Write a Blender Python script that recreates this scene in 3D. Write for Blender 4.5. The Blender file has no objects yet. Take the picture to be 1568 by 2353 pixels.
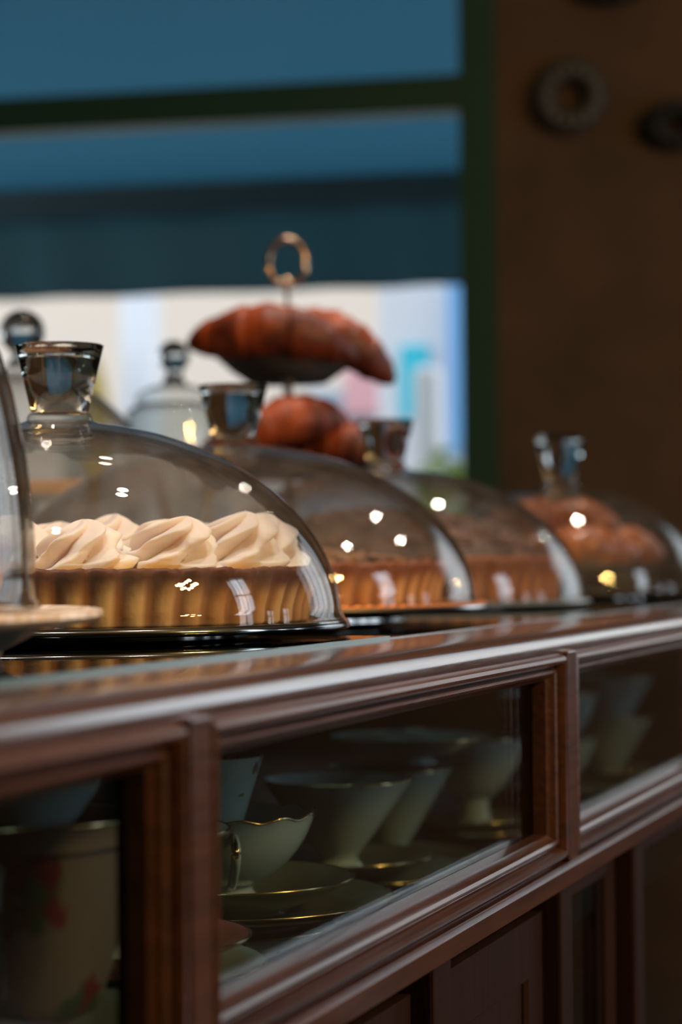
import bpy, bmesh, math, random
from mathutils import Vector, Matrix, noise
random.seed(7)
PI = math.pi
S = bpy.context.scene
COL = S.collection

# ------------------------------------------------------------------ helpers
def link(o, parent=None):
    COL.objects.link(o)
    if parent is not None:
        o.parent = parent
    return o

def tag(o, label=None, cat=None, group=None, kind=None):
    if label: o['label'] = label
    if cat: o['category'] = cat
    if group: o['group'] = group
    if kind: o['kind'] = kind
    return o

def thing(name, label, cat, loc=(0, 0, 0), rz=0.0, group=None):
    o = bpy.data.objects.new(name, None)
    o.empty_display_size = 0.02
    link(o)
    o.location = loc
    o.rotation_euler = (0, 0, rz)
    return tag(o, label, cat, group)

def mesh_obj(name, verts, faces, mat, parent=None, smooth=True, loc=None, angle=None):
    me = bpy.data.meshes.new(name)
    me.from_pydata([tuple(v) for v in verts], [], faces)
    me.validate(); me.update()
    bm = bmesh.new(); bm.from_mesh(me)
    bmesh.ops.recalc_face_normals(bm, faces=bm.faces)
    bm.to_mesh(me); bm.free()
    if smooth:
        me.polygons.foreach_set('use_smooth', [True] * len(me.polygons))
        if angle is not None:
            me.set_sharp_from_angle(angle=math.radians(angle))
    me.materials.append(mat)
    o = bpy.data.objects.new(name, me)
    link(o, parent)
    if loc is not None:
        o.location = loc
    return o

def dup(root, loc=None, rz=None, label=None, group=None, scale=None):
    r = root.copy(); COL.objects.link(r)
    if loc is not None: r.location = loc
    if rz is not None: r.rotation_euler = (r.rotation_euler[0], r.rotation_euler[1], rz)
    if scale is not None: r.scale = (scale,) * 3
    if label: r['label'] = label
    if group: r['group'] = group
    for ch in list(root.children):
        c = ch.copy(); COL.objects.link(c); c.parent = r
        for g in list(ch.children):
            d = g.copy(); COL.objects.link(d); d.parent = c
    return r

def lathe_data(prof, seg=96, fr=None):
    """prof: list of (r, z); r==0 makes a pole. fr(r,z,i,a) -> (r,z) modulates."""
    V, F, rings = [], [], []
    for i, (r, z) in enumerate(prof):
        if r <= 1e-7:
            rings.append([len(V)]); V.append((0, 0, z))
        else:
            base = len(V)
            for k in range(seg):
                a = 2 * PI * k / seg
                rr, zz = (r, z) if fr is None else fr(r, z, i, a)
                V.append((rr * math.cos(a), rr * math.sin(a), zz))
            rings.append(list(range(base, base + seg)))
    for A, B in zip(rings[:-1], rings[1:]):
        if len(A) == 1 and len(B) == 1: continue
        for k in range(seg):
            k2 = (k + 1) % seg
            if len(A) == 1: F.append((A[0], B[k], B[k2]))
            elif len(B) == 1: F.append((A[k], B[0], A[k2]))
            else: F.append((A[k], B[k], B[k2], A[k2]))
    return V, F

def lathe(name, prof, mat, parent=None, seg=96, loc=None, fr=None, angle=40):
    V, F = lathe_data(prof, seg, fr)
    return mesh_obj(name, V, F, mat, parent, True, loc, angle)

def box_data(x0, x1, y0, y1, z0, z1):
    V = [(x0, y0, z0), (x1, y0, z0), (x1, y1, z0), (x0, y1, z0), (x0, y0, z1), (x1, y0, z1), (x1, y1, z1), (x0, y1, z1)]
    F = [(0, 3, 2, 1), (4, 5, 6, 7), (0, 1, 5, 4), (1, 2, 6, 5), (2, 3, 7, 6), (3, 0, 4, 7)]
    return V, F

def merge(parts):
    V, F = [], []
    for v, f in parts:
        n = len(V); V += v; F += [tuple(i + n for i in q) for q in f]
    return V, F

def bevel(o, w=0.002, n=2):
    m = o.modifiers.new('bevel', 'BEVEL'); m.width = w; m.segments = n; m.limit_method = 'ANGLE'
    return o

def boxes(name, lst, mat, parent=None, bw=0.0, loc=None):
    V, F = merge([box_data(*b) for b in lst])
    o = mesh_obj(name, V, F, mat, parent, False, loc)
    if bw: bevel(o, bw)
    return o

def prism_y(name, prof, y0, y1, mat, parent=None, angle=35, ny=1):
    """closed (x,z) profile extruded along y"""
    n = len(prof); V = []; F = []
    for j in range(ny + 1):
        y = y0 + (y1 - y0) * j / ny
        V += [(x, y, z) for x, z in prof]
    for j in range(ny):
        for i in range(n):
            i2 = (i + 1) % n
            F.append((j * n + i, j * n + i2, (j + 1) * n + i2, (j + 1) * n + i))
    F.append(tuple(range(n))); F.append(tuple(ny * n + i for i in reversed(range(n))))
    return mesh_obj(name, V, F, mat, parent, True, None, angle)

def frame_sweep(name, y0, y1, z0, z1, prof, mat, parent=None):
    """mitred picture-frame moulding in a plane x=const; prof: (inset, x)"""
    V, F = [], []
    n = len(prof)
    for (cy, cz, sy, sz) in ((y0, z0, 1, 1), (y1, z0, -1, 1), (y1, z1, -1, -1), (y0, z1, 1, -1)):
        for w, x in prof:
            V.append((x, cy + sy * w, cz + sz * w))
    for c in range(4):
        c2 = (c + 1) % 4
        for i in range(n):
            i2 = (i + 1) % n
            F.append((c * n + i, c * n + i2, c2 * n + i2, c2 * n + i))
    return mesh_obj(name, V, F, mat, parent, True, None, 30)

def tube_data(pts, rad, seg=12, closed=False, ry=None):
    pts = [Vector(p) for p in pts]; n = len(pts)
    V, F = [], []
    up = Vector((0, 0, 1))
    for i, p in enumerate(pts):
        a = pts[(i - 1) % n] if (closed or i > 0) else pts[i]
        b = pts[(i + 1) % n] if (closed or i < n - 1) else pts[i]
        t = (b - a).normalized()
        s = t.cross(up)
        if s.length < 1e-3: s = Vector((1, 0, 0))
        s.normalize(); u = s.cross(t)
        r = rad[i] if isinstance(rad, (list, tuple)) else rad
        for k in range(seg):
            an = 2 * PI * k / seg
            V.append(tuple(p + s * (r * math.cos(an)) + u * ((ry or 1) * r * math.sin(an))))
    m = n if closed else n - 1
    for i in range(m):
        for k in range(seg):
            k2 = (k + 1) % seg; j = (i + 1) % n
            F.append((i * seg + k, i * seg + k2, j * seg + k2, j * seg + k))
    if not closed:
        F.append(tuple(range(seg))); F.append(tuple((n - 1) * seg + k for k in reversed(range(seg))))
    return V, F

def xf(vf, M):
    return [tuple(M @ Vector(v)) for v in vf[0]], vf[1]

# ------------------------------------------------------------------ materials
class NT:
    def __init__(s, name):
        s.m = bpy.data.materials.new(name); s.m.use_nodes = True
        s.t = s.m.node_tree; s.t.nodes.clear()
        s.out = s.n('ShaderNodeOutputMaterial')
    def n(s, typ, **kw):
        nd = s.t.nodes.new(typ)
        for k, v in kw.items():
            if k.startswith('_'): setattr(nd, k[1:], v)
            else: nd.inputs[k.replace('__', ' ')].default_value = v
        return nd
    def l(s, a, b): s.t.links.new(a, b)

def c4(c): return (c[0], c[1], c[2], 1.0)

def principled(name, col, rough=0.5, metal=0.0, coat=0.0, spec=0.5, sss=0.0, sssc=None, bump=None, vary=None, coat_rough=0.1, trans=0.0, ior=1.5, coat_ior=1.5):
    T = NT(name)
    p = T.n('ShaderNodeBsdfPrincipled')
    p.inputs['Base Color'].default_value = c4(col); p.inputs['Roughness'].default_value = rough
    p.inputs['Metallic'].default_value = metal; p.inputs['Coat Weight'].default_value = coat
    p.inputs['Coat IOR'].default_value = coat_ior
    p.inputs['Coat Roughness'].default_value = coat_rough
    p.inputs['Specular IOR Level'].default_value = spec; p.inputs['IOR'].default_value = ior
    p.inputs['Transmission Weight'].default_value = trans
    if sss:
        p.inputs['Subsurface Weight'].default_value = sss
        p.inputs['Subsurface Radius'].default_value = sssc or (0.01, 0.006, 0.003)
        p.inputs['Subsurface Scale'].default_value = 1.0
    tc = T.n('ShaderNodeTexCoord')
    if vary:
        sc, col2, lo, hi, st = vary
        mp = T.n('ShaderNodeMapping'); mp.inputs['Scale'].default_value = st
        T.l(tc.outputs['Object'], mp.inputs['Vector'])
        nz = T.n('ShaderNodeTexNoise', Scale=sc, Detail=6.0, Roughness=0.6)
        T.l(mp.outputs[0], nz.inputs['Vector'])
        mr = T.n('ShaderNodeMapRange'); mr.inputs['From Min'].default_value = lo; mr.inputs['From Max'].default_value = hi
        T.l(nz.outputs['Fac'], mr.inputs['Value'])
        mx = T.n('ShaderNodeMix', _data_type='RGBA')
        mx.inputs['A'].default_value = c4(col); mx.inputs['B'].default_value = c4(col2)
        T.l(mr.outputs[0], mx.inputs['Factor']); T.l(mx.outputs['Result'], p.inputs['Base Color'])
    if bump:
        sc, st, dist = bump
        mp = T.n('ShaderNodeMapping'); mp.inputs['Scale'].default_value = st
        T.l(tc.outputs['Object'], mp.inputs['Vector'])
        nz = T.n('ShaderNodeTexNoise', Scale=sc, Detail=5.0)
        T.l(mp.outputs[0], nz.inputs['Vector'])
        b = T.n('ShaderNodeBump', Strength=0.6, Distance=dist)
        T.l(nz.outputs['Fac'], b.inputs['Height']); T.l(b.outputs[0], p.inputs['Normal'])
    T.l(p.outputs[0], T.out.inputs[0])
    return T.m

def solid_glass(name, col=(0.96, 0.98, 0.98), ior=1.5):
    T = NT(name)
    g = T.n('ShaderNodeBsdfGlass', Roughness=0.0, IOR=ior); g.inputs['Color'].default_value = c4(col)
    T.l(g.outputs[0], T.out.inputs[0]); return T.m

def thin_glass(name, tint=(0.95, 0.97, 0.97), k=0.06, ior=1.5, rough=0.0, boost=1.0, haze=0.0):
    """one face of a glass sheet or shell: clear, Fresnel reflection, absorption over the slant path"""
    T = NT(name)
    geo = T.n('ShaderNodeNewGeometry')
    dt = T.n('ShaderNodeVectorMath', _operation='DOT_PRODUCT')
    T.l(geo.outputs['Normal'], dt.inputs[0]); T.l(geo.outputs['Incoming'], dt.inputs[1])
    ab = T.n('ShaderNodeMath', _operation='ABSOLUTE'); T.l(dt.outputs['Value'], ab.inputs[0])
    f0 = ((ior - 1) / (ior + 1)) ** 2
    om = T.n('ShaderNodeMath', _operation='SUBTRACT', _use_clamp=True); om.inputs[0].default_value = 1.0; T.l(ab.outputs[0], om.inputs[1])
    pw = T.n('ShaderNodeMath', _operation='POWER'); pw.inputs[1].default_value = 5.0; T.l(om.outputs[0], pw.inputs[0])
    fr = T.n('ShaderNodeMath', _operation='MULTIPLY_ADD'); fr.inputs[1].default_value = 1 - f0; fr.inputs[2].default_value = f0; T.l(pw.outputs[0], fr.inputs[0])
    mx = T.n('ShaderNodeMath', _operation='MAXIMUM'); mx.inputs[1].default_value = 0.03; T.l(ab.outputs[0], mx.inputs[0])
    dv = T.n('ShaderNodeMath', _operation='DIVIDE'); dv.inputs[0].default_value = -k; T.l(mx.outputs[0], dv.inputs[1])
    ex = T.n('ShaderNodeMath', _operation='EXPONENT'); T.l(dv.outputs[0], ex.inputs[0])
    cm = T.n('ShaderNodeVectorMath', _operation='SCALE'); cm.inputs[0].default_value = tint
    T.l(ex.outputs[0], cm.inputs['Scale'])
    tr = T.n('ShaderNodeBsdfTransparent'); T.l(cm.outputs[0], tr.inputs['Color'])
    gl = T.n('ShaderNodeBsdfGlossy', Roughness=rough)
    mul = T.n('ShaderNodeMath', _operation='MULTIPLY', _use_clamp=True); mul.inputs[1].default_value = boost
    T.l(fr.outputs[0], mul.inputs[0])
    ms = T.n('ShaderNodeMixShader'); T.l(mul.outputs[0], ms.inputs[0]); T.l(tr.outputs[0], ms.inputs[1]); T.l(gl.outputs[0], ms.inputs[2])
    last = ms
    if haze:  # noisy pale veil painted on the glass to imitate reflected haze
        tc = T.n('ShaderNodeTexCoord'); nz = T.n('ShaderNodeTexNoise', Scale=60.0, Detail=8.0, Roughness=0.7)
        T.l(tc.outputs['Object'], nz.inputs['Vector'])
        mr = T.n('ShaderNodeMapRange'); mr.inputs['From Min'].default_value = 0.3; mr.inputs['From Max'].default_value = 0.8
        mr.inputs['To Max'].default_value = haze; T.l(nz.outputs['Fac'], mr.inputs['Value'])
        df = T.n('ShaderNodeBsdfDiffuse'); df.inputs['Color'].default_value = (0.8, 0.75, 0.68, 1)
        m2 = T.n('ShaderNodeMixShader'); T.l(mr.outputs[0], m2.inputs[0]); T.l(ms.outputs[0], m2.inputs[1]); T.l(df.outputs[0], m2.inputs[2])
        last = m2
    T.l(last.outputs[0], T.out.inputs[0]); return T.m

M = {}
M['wood'] = principled('dark_mahogany', (0.062, 0.023, 0.012), 0.42, spec=0.3, coat=0.45, coat_rough=0.14,
                       vary=(9, (0.028, 0.011, 0.008), 0.35, 0.7, (14, 1.0, 14)), bump=(30, (10, 1.2, 10), 0.0006))
M['wood_top'] = principled('worn_mahogany', (0.055, 0.023, 0.013), 0.40, coat=1.0, coat_rough=0.13, coat_ior=1.9,
                           vary=(7, (0.05, 0.020, 0.014), 0.35, 0.7, (14, 1.0, 14)), bump=(26, (10, 1.0, 10), 0.0008))
M['base_wood'] = principled('darker_mahogany', (0.014, 0.006, 0.004), 0.6, spec=0.12,
                       vary=(9, (0.020, 0.008, 0.006), 0.35, 0.7, (14, 14, 1.0)), bump=(30, (10, 10, 1.2), 0.0005))  # darker tone of the counter mahogany, for the base
M['black'] = principled('black_paint', (0.006, 0.008, 0.009), 0.45)
M['inside'] = principled('dark_stained_board', (0.012, 0.010, 0.008), 0.6)
M['shelf'] = principled('dark_glass_shelf', (0.006, 0.010, 0.012), 0.25)
M['dome'] = thin_glass('blown_glass', (0.985, 0.99, 0.985), 0.08, 1.5, haze=0.03)
M['pane'] = thin_glass('pane_glass', (0.90, 0.96, 0.96), 0.02, 1.45)
M['toppane'] = thin_glass('top_sheet_glass', (0.30, 0.40, 0.42), 0.16, 1.5)
M['sheet_edge'] = principled('green_glass_edge', (0.05, 0.12, 0.17), 0.15)
M['knob'] = solid_glass('solid_knob_glass')
M['jar'] = thin_glass('jar_glass', (0.93, 0.95, 0.94), 0.05, haze=0.06)
M['meringue'] = principled('meringue', (0.91, 0.84, 0.81), 0.5, sss=0.7, sssc=(0.010, 0.0045, 0.0018), bump=(180, (1, 1, 1), 0.0004))
M['filling'] = principled('lemon_filling', (0.75, 0.42, 0.08), 0.35, sss=0.3)
M['blackplate'] = principled('black_lacquer', (0.010, 0.013, 0.013), 0.12, coat=0.6, coat_rough=0.04)
M['darkmetal'] = principled('dark_polished_metal', (0.20, 0.22, 0.22), 0.12, metal=1.0)
M['silver'] = principled('silver_plate', (0.45, 0.46, 0.46), 0.18, metal=1.0)
M['gold'] = principled('gold_trim', (0.90, 0.68, 0.38), 0.2, metal=1.0)
M['doily'] = principled('gold_paper', (0.55, 0.20, 0.05), 0.35, metal=0.6)
M['lace'] = principled('cream_glazed_ceramic', (0.55, 0.44, 0.33), 0.25, coat=0.4, vary=(90, (0.78, 0.70, 0.60), 0.4, 0.6, (1, 1, 1)))
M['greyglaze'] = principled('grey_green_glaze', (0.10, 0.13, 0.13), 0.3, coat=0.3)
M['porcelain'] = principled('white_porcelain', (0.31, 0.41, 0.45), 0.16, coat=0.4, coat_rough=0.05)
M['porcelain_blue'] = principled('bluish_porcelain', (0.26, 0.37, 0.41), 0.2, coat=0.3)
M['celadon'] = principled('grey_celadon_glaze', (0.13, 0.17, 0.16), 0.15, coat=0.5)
M['pinkglaze'] = principled('pink_glaze', (0.40, 0.16, 0.17), 0.25, coat=0.4)
M['nuts'] = principled('toasted_nuts', (0.28, 0.13, 0.05), 0.5, vary=(60, (0.10, 0.04, 0.015), 0.4, 0.65, (1, 1, 1)))
M['choc'] = principled('chocolate_crumb', (0.045, 0.017, 0.008), 0.55, vary=(40, (0.15, 0.055, 0.022), 0.45, 0.65, (1, 1, 1)))
M['croissant'] = principled('baked_croissant', (0.33, 0.062, 0.010), 0.5, spec=0.35, coat=0.0, vary=(18, (0.07, 0.014, 0.007), 0.40, 0.60, (1, 1, 1)))
M['pastry'] = principled('golden_pastry', (0.52, 0.165, 0.032), 0.35, coat=0.2, vary=(22, (0.16, 0.032, 0.010), 0.40, 0.66, (1, 1, 1)))
M['glint'] = principled('orange_glint', (0.70, 0.30, 0.04), 0.5)
M['pewter'] = principled('dark_pewter', (0.075, 0.082, 0.080), 0.4, metal=0.3)
M['pewter_dark'] = principled('blackened_pewter', (0.02, 0.024, 0.026), 0.4, metal=0.3)
M['wall'] = principled('brown_panelling', (0.105, 0.068, 0.044), 0.7, vary=(5, (0.070, 0.044, 0.028), 0.35, 0.65, (1, 1, 1)))
M['wall_dark'] = principled('dark_plaster', (0.055, 0.085, 0.090), 0.8)
M['ceil'] = principled('smoked_ceiling', (0.40, 0.36, 0.32), 0.8)
M['floor'] = principled('dark_floorboards', (0.06, 0.038, 0.024), 0.4, vary=(4, (0.03, 0.018, 0.012), 0.4, 0.6, (8, 1, 1)))
M['green'] = principled('dark_green_paint', (0.020, 0.075, 0.052), 0.4)
M['rod'] = principled('brass_rod', (0.55, 0.42, 0.30), 0.25, metal=1.0)

def crust_mat(name, light, dark, top, h, flutes):
    """baked shortcrust: browned lip, pale flutes with shaded grooves, blotches"""
    T = NT(name)
    p = T.n('ShaderNodeBsdfPrincipled', Roughness=0.55)
    tc = T.n('ShaderNodeTexCoord'); sp = T.n('ShaderNodeSeparateXYZ'); T.l(tc.outputs['Object'], sp.inputs[0])
    nz = T.n('ShaderNodeTexNoise', Scale=38.0, Detail=5.0); T.l(tc.outputs['Object'], nz.inputs['Vector'])
    m1 = T.n('ShaderNodeMath', _operation='MULTIPLY_ADD'); m1.inputs[1].default_value = 0.016; T.l(nz.outputs['Fac'], m1.inputs[0]); T.l(sp.outputs['Z'], m1.inputs[2])
    mr = T.n('ShaderNodeMapRange'); mr.interpolation_type = 'SMOOTHSTEP'
    mr.inputs['From Min'].default_value = h * 0.42 + .008; mr.inputs['From Max'].default_value = h * 0.86 + .008
    T.l(m1.outputs[0], mr.inputs['Value'])
    n2 = T.n('ShaderNodeTexNoise', Scale=14.0, Detail=6.0); T.l(tc.outputs['Object'], n2.inputs['Vector'])
    r2 = T.n('ShaderNodeMapRange'); r2.inputs['From Min'].default_value = 0.40; r2.inputs['From Max'].default_value = 0.66; T.l(n2.outputs['Fac'], r2.inputs['Value'])
    a = T.n('ShaderNodeMix', _data_type='RGBA'); a.inputs['A'].default_value = c4(light); a.inputs['B'].default_value = c4(dark); T.l(r2.outputs[0], a.inputs['Factor'])
    at = T.n('ShaderNodeMath', _operation='ARCTAN2'); T.l(sp.outputs['Y'], at.inputs[0]); T.l(sp.outputs['X'], at.inputs[1])
    ml = T.n('ShaderNodeMath', _operation='MULTIPLY'); ml.inputs[1].default_value = flutes; T.l(at.outputs[0], ml.inputs[0])
    co = T.n('ShaderNodeMath', _operation='COSINE'); T.l(ml.outputs[0], co.inputs[0])
    fm = T.n('ShaderNodeMapRange'); fm.inputs['From Min'].default_value = 0.55; fm.inputs['From Max'].default_value = -0.75; T.l(co.outputs[0], fm.inputs['Value'])
    fl = T.n('ShaderNodeMix', _data_type='RGBA'); fl.inputs['B'].default_value = c4([c * .62 for c in dark]); T.l(a.outputs['Result'], fl.inputs['A']); T.l(fm.outputs[0], fl.inputs['Factor'])  # groove colour: partly baked brown, partly painted-in shade
    b = T.n('ShaderNodeMix', _data_type='RGBA'); b.inputs['B'].default_value = c4(top); T.l(fl.outputs['Result'], b.inputs['A']); T.l(mr.outputs[0], b.inputs['Factor'])
    T.l(b.outputs['Result'], p.inputs['Base Color'])
    n3 = T.n('ShaderNodeTexNoise', Scale=260.0, Detail=6.0); T.l(tc.outputs['Object'], n3.inputs['Vector'])
    bp = T.n('ShaderNodeBump', Strength=0.5, Distance=0.0007); T.l(n3.outputs['Fac'], bp.inputs['Height']); T.l(bp.outputs[0], p.inputs['Normal'])
    T.l(p.outputs[0], T.out.inputs[0]); return T.m
M['crust'] = crust_mat('shortcrust', (0.96, 0.70, 0.32), (0.62, 0.28, 0.07), (0.13, 0.032, 0.012), 0.028, 54)
M['crust_nut'] = crust_mat('nut_tart_crust', (0.92, 0.60, 0.24), (0.62, 0.27, 0.07), (0.26, 0.07, 0.02), 0.027, 56)
M['crust_red'] = crust_mat('russet_crust', (0.58, 0.24, 0.07), (0.40, 0.13, 0.03), (0.26, 0.08, 0.02), 0.034, 50)

# flower sprigs on the porcelain (printed decoration)
def printed(name, base, spots, col2, sc, t0=.66, rough=.16, coat=.4):
    T = NT(name)
    p = T.n('ShaderNodeBsdfPrincipled', Roughness=rough); p.inputs['Coat Weight'].default_value = coat
    tc = T.n('ShaderNodeTexCoord')
    v = T.n('ShaderNodeTexVoronoi', Scale=sc); T.l(tc.outputs['Object'], v.inputs['Vector'])
    nz = T.n('ShaderNodeTexNoise', Scale=sc * 6, Detail=3.0); T.l(tc.outputs['Object'], nz.inputs['Vector'])
    ad = T.n('ShaderNodeMath', _operation='MULTIPLY_ADD'); ad.inputs[1].default_value = 0.45; T.l(nz.outputs['Fac'], ad.inputs[0]); T.l(v.outputs['Distance'], ad.inputs[2])
    lt = T.n('ShaderNodeMapRange'); lt.inputs['From Min'].default_value = t0; lt.inputs['From Max'].default_value = t0 - .07; T.l(ad.outputs[0], lt.inputs['Value'])
    n2 = T.n('ShaderNodeTexNoise', Scale=sc * 1.5); T.l(tc.outputs['Object'], n2.inputs['Vector'])
    cr = T.n('ShaderNodeMapRange'); cr.inputs['From Min'].default_value = 0.48; cr.inputs['From Max'].default_value = 0.52; T.l(n2.outputs['Fac'], cr.inputs['Value'])
    cc = T.n('ShaderNodeMix', _data_type='RGBA'); cc.inputs['A'].default_value = c4(spots); cc.inputs['B'].default_value = c4(col2); T.l(cr.outputs[0], cc.inputs['Factor'])
    mx = T.n('ShaderNodeMix', _data_type='RGBA'); mx.inputs['A'].default_value = c4(base); T.l(cc.outputs['Result'], mx.inputs['B']); T.l(lt.outputs[0], mx.inputs['Factor'])
    T.l(mx.outputs['Result'], p.inputs['Base Color']); T.l(p.outputs[0], T.out.inputs[0]); return T.m
M['sprig'] = printed('sprigged_porcelain', (0.40, 0.52, 0.52), (0.25, 0.08, 0.09), (0.08, 0.14, 0.05), 70, .56)
M['flower'] = printed('flowered_porcelain', (0.10, 0.085, 0.075), (0.09, 0.010, 0.012), (0.02, 0.05, 0.02), 34, .66, .4, 0.0)  # base colour darkened to carry the shade on the cup's unlit body

# ------------------------------------------------------------------ display counter
GT = 0.9635            # top of the glass sheet
Y0, Y1 = -0.30, 2.95
counter = thing('display_counter', 'long dark mahogany display counter with glazed front holding teacups and cake domes on top', 'display counter')
XF = -0.270
topprof = [(-0.334, 0.9617), (-0.300, 0.9618), (-0.290, 0.9616), (-0.284, 0.9611), (-0.2805, 0.9604), (-0.2787, 0.9595), (-0.2773, 0.9582), (-0.2764, 0.9566),
           (-0.2759, 0.9550), (-0.2757, 0.9530), (-0.2757, 0.9515), (-0.300, 0.9515), (-0.334, 0.9515)]
prism_y('top_rail', topprof, Y0, Y1, M['wood_top'], counter, 50)
# glass sheets let into the top: the first one stands slightly proud with a polished edge
def sheet(y0, y1, x1, z1, edge):
    g = boxes('top_glass', [(-1.13, x1 - 0.003, y0, y1, z1 - 0.005, z1)], M['toppane'], counter)
    boxes('glass_edge', [(x1 - 0.0029, x1, y0, y1, z1 - 0.0018, z1)], edge, g)
sheet(Y0 + 0.02, 1.054, -0.3312, GT, M['sheet_edge'])
sheet(1.057, Y1 - 0.02, -0.3345, GT - 0.0012, M['blackplate'])
boxes('back_rail', [(-1.17, -1.131, Y0, Y1, 0.93, 0.9640)], M['wood_top'], counter, 0.002)
stiles = [(0.130, 0.149), (0.654, 0.671), (1.175, 1.194), (1.700, 1.719), (2.225, 2.244), (2.75, 2.769)]
fr_prof = [(0.0, -0.2765), (0.0008, -0.2765), (0.0018, -0.2735), (0.0030, -0.2712), (0.0046, -0.2702), (0.0062, -0.2708), (0.0074, -0.2730), (0.0080, -0.2762),
           (0.0090, -0.2770), (0.0096, -0.2750), (0.0108, -0.2742), (0.0122, -0.2752), (0.0130, -0.2775), (0.0150, -0.2795), (0.0155, -0.284), (0.0155, -0.2865), (0.0, -0.2865)]
ends = [Y0 + 0.01] + [v for s in stiles for v in s] + [Y1 - 0.01]
for s0, s1 in stiles:
    st = boxes('stile', [(-0.2865, -0.2705, s0, s1, 0.8405, 0.9517)], M['wood'], counter, 0.0012)
    boxes('inner_post', [(-0.2965, -0.2866, s0, s1, 0.80, 0.955)], M['black'], st)
for i in range(0, len(ends) - 1, 2):
    a, b = ends[i], ends[i + 1]
    frame_sweep('frame_moulding', a, b, 0.8405, 0.9517, fr_prof, M['wood'], counter)
    boxes('glass_pane', [(-0.2885, -0.2868, a + 0.002, b - 0.002, 0.842, 0.951)], M['pane'], counter)
botprof = [(-0.2985, 0.8402), (-0.2985, 0.8290), (-0.2720, 0.8284), (-0.2690, 0.8290), (-0.2685, 0.8380), (-0.2700, 0.8395), (-0.2712, 0.8402)]
prism_y('bottom_rail', botprof, Y0, Y1, M['wood'], counter, 30)
boxes('shelf', [(-1.13, -0.2990, Y0 + 0.02, Y1 - 0.02, 0.776, 0.786)], M['shelf'], counter)
boxes('back_panel', [(-1.15, -1.131, Y0, Y1, 0.10, 0.929)], M['inside'], counter)
boxes('end_panel', [(-1.13, -0.2986, Y0, Y0 + 0.018, 0.0, 0.95)], M['wood'], counter)
boxes('end_panel', [(-1.13, -0.2986, Y1 - 0.018, Y1, 0.0, 0.95)], M['wood'], counter)
boxes('plinth', [(-1.12, -0.31, Y0, Y1, 0.0, 0.08)], M['wood'], counter)
boxes('base_floor', [(-1.13, -0.30, Y0 + 0.02, Y1 - 0.02, 0.081, 0.10)], M['inside'], counter)
# lower doors: two wooden ones near, glazed ones beyond
posts = [(-0.28, -0.25), (0.34, 0.37), (0.930, 0.958), (1.168, 1.194), (1.364, 1.392), (1.80, 1.83), (2.35, 2.38), (2.90, 2.93)]
for a, b in posts:
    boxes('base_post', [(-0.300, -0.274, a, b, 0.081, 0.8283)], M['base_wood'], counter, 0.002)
pairs = list(zip(posts[:-1], posts[1:]))
for i, (p, q) in enumerate(pairs):
    a, b = p[1], q[0]
    if i < 3:
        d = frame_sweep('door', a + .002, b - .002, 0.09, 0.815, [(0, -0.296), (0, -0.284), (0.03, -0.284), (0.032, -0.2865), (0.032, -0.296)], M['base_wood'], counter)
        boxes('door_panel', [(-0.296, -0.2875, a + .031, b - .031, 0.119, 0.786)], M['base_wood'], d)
    else:
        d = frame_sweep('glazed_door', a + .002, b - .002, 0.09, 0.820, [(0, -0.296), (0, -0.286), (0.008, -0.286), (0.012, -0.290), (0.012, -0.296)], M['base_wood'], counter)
        boxes('door_glass', [(-0.294, -0.291, a + .012, b - .012, 0.102, 0.808)], M['pane'], d)
boxes('base_shelf', [(-1.12, -0.32, Y0 + .02, Y1 - .02, 0.44, 0.455)], M['inside'], counter)

# ------------------------------------------------------------------ glass cloches
def dome_profile(R, H, rc, t=0.003, n=40, p=2.0, bead=0.0018):
    """closed shell profile, outer then inner"""
    def el(a, b):
        pts = []
        for i in range(n + 1):
            u = (PI / 2) * i / n
            c, s = math.cos(u), math.sin(u)
            pts.append((a * c ** (2 / p), b * s ** (2 / p)))
        return pts
    outer = [(r, z) for r, z in el(R, H) if r > rc * 1.12]
    inner = [(r, z) for r, z in el(R - t, H - t)]
    inner[-1] = (0.0, H - t)
    pr = [(R - t, 0.0)] + [(R + bead * .6, 0.0), (R + bead, 0.0012), (R + bead * .7, 0.0026), (R + 0.0001, 0.0042)]
    pr += [(r, z + 0.0) for r, z in outer if z > 0.005]
    lz = outer[-1][1]
    pr += [(rc * 1.10, H + 0.0004), (rc * 1.06, H + 0.0030), (rc * 1.0, H + 0.0042), (rc * 0.6, H + 0.0043), (0.0, H + 0.0043)]
    inner = [(r, z) for r, z in reversed(inner)]
    pr += inner[:-1] + [(R - t, 0.0)]
    return pr

def knob_profile(rb, rt, h):
    return [(0, 0.0), (rb * .96, 0.0), (rb, 0.0006), (rb + (rt - rb) * .5, h * .5), (rt - .0003, h - .0012), (rt, h - .0005), (rt - .0006, h), (rt * .9, h - .0001),
            (rt * .72, h - .0012), (rt * .4, h - .0024), (0, h - .0028)]

def cloche(loc, R, H, label, rc=0.0157, krb=0.0148, krt=0.0230, kh=0.0353, p=2.0, rz=0):
    t = thing('glass_cloche', label, 'glass dome', loc, rz, None)
    lathe('dome', dome_profile(R, H, rc, p=p), M['dome'], t, 160)
    lathe('knob', knob_profile(krb, krt, kh), M['knob'], t, 96, (0, 0, H + 0.0045))
    return t

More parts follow.
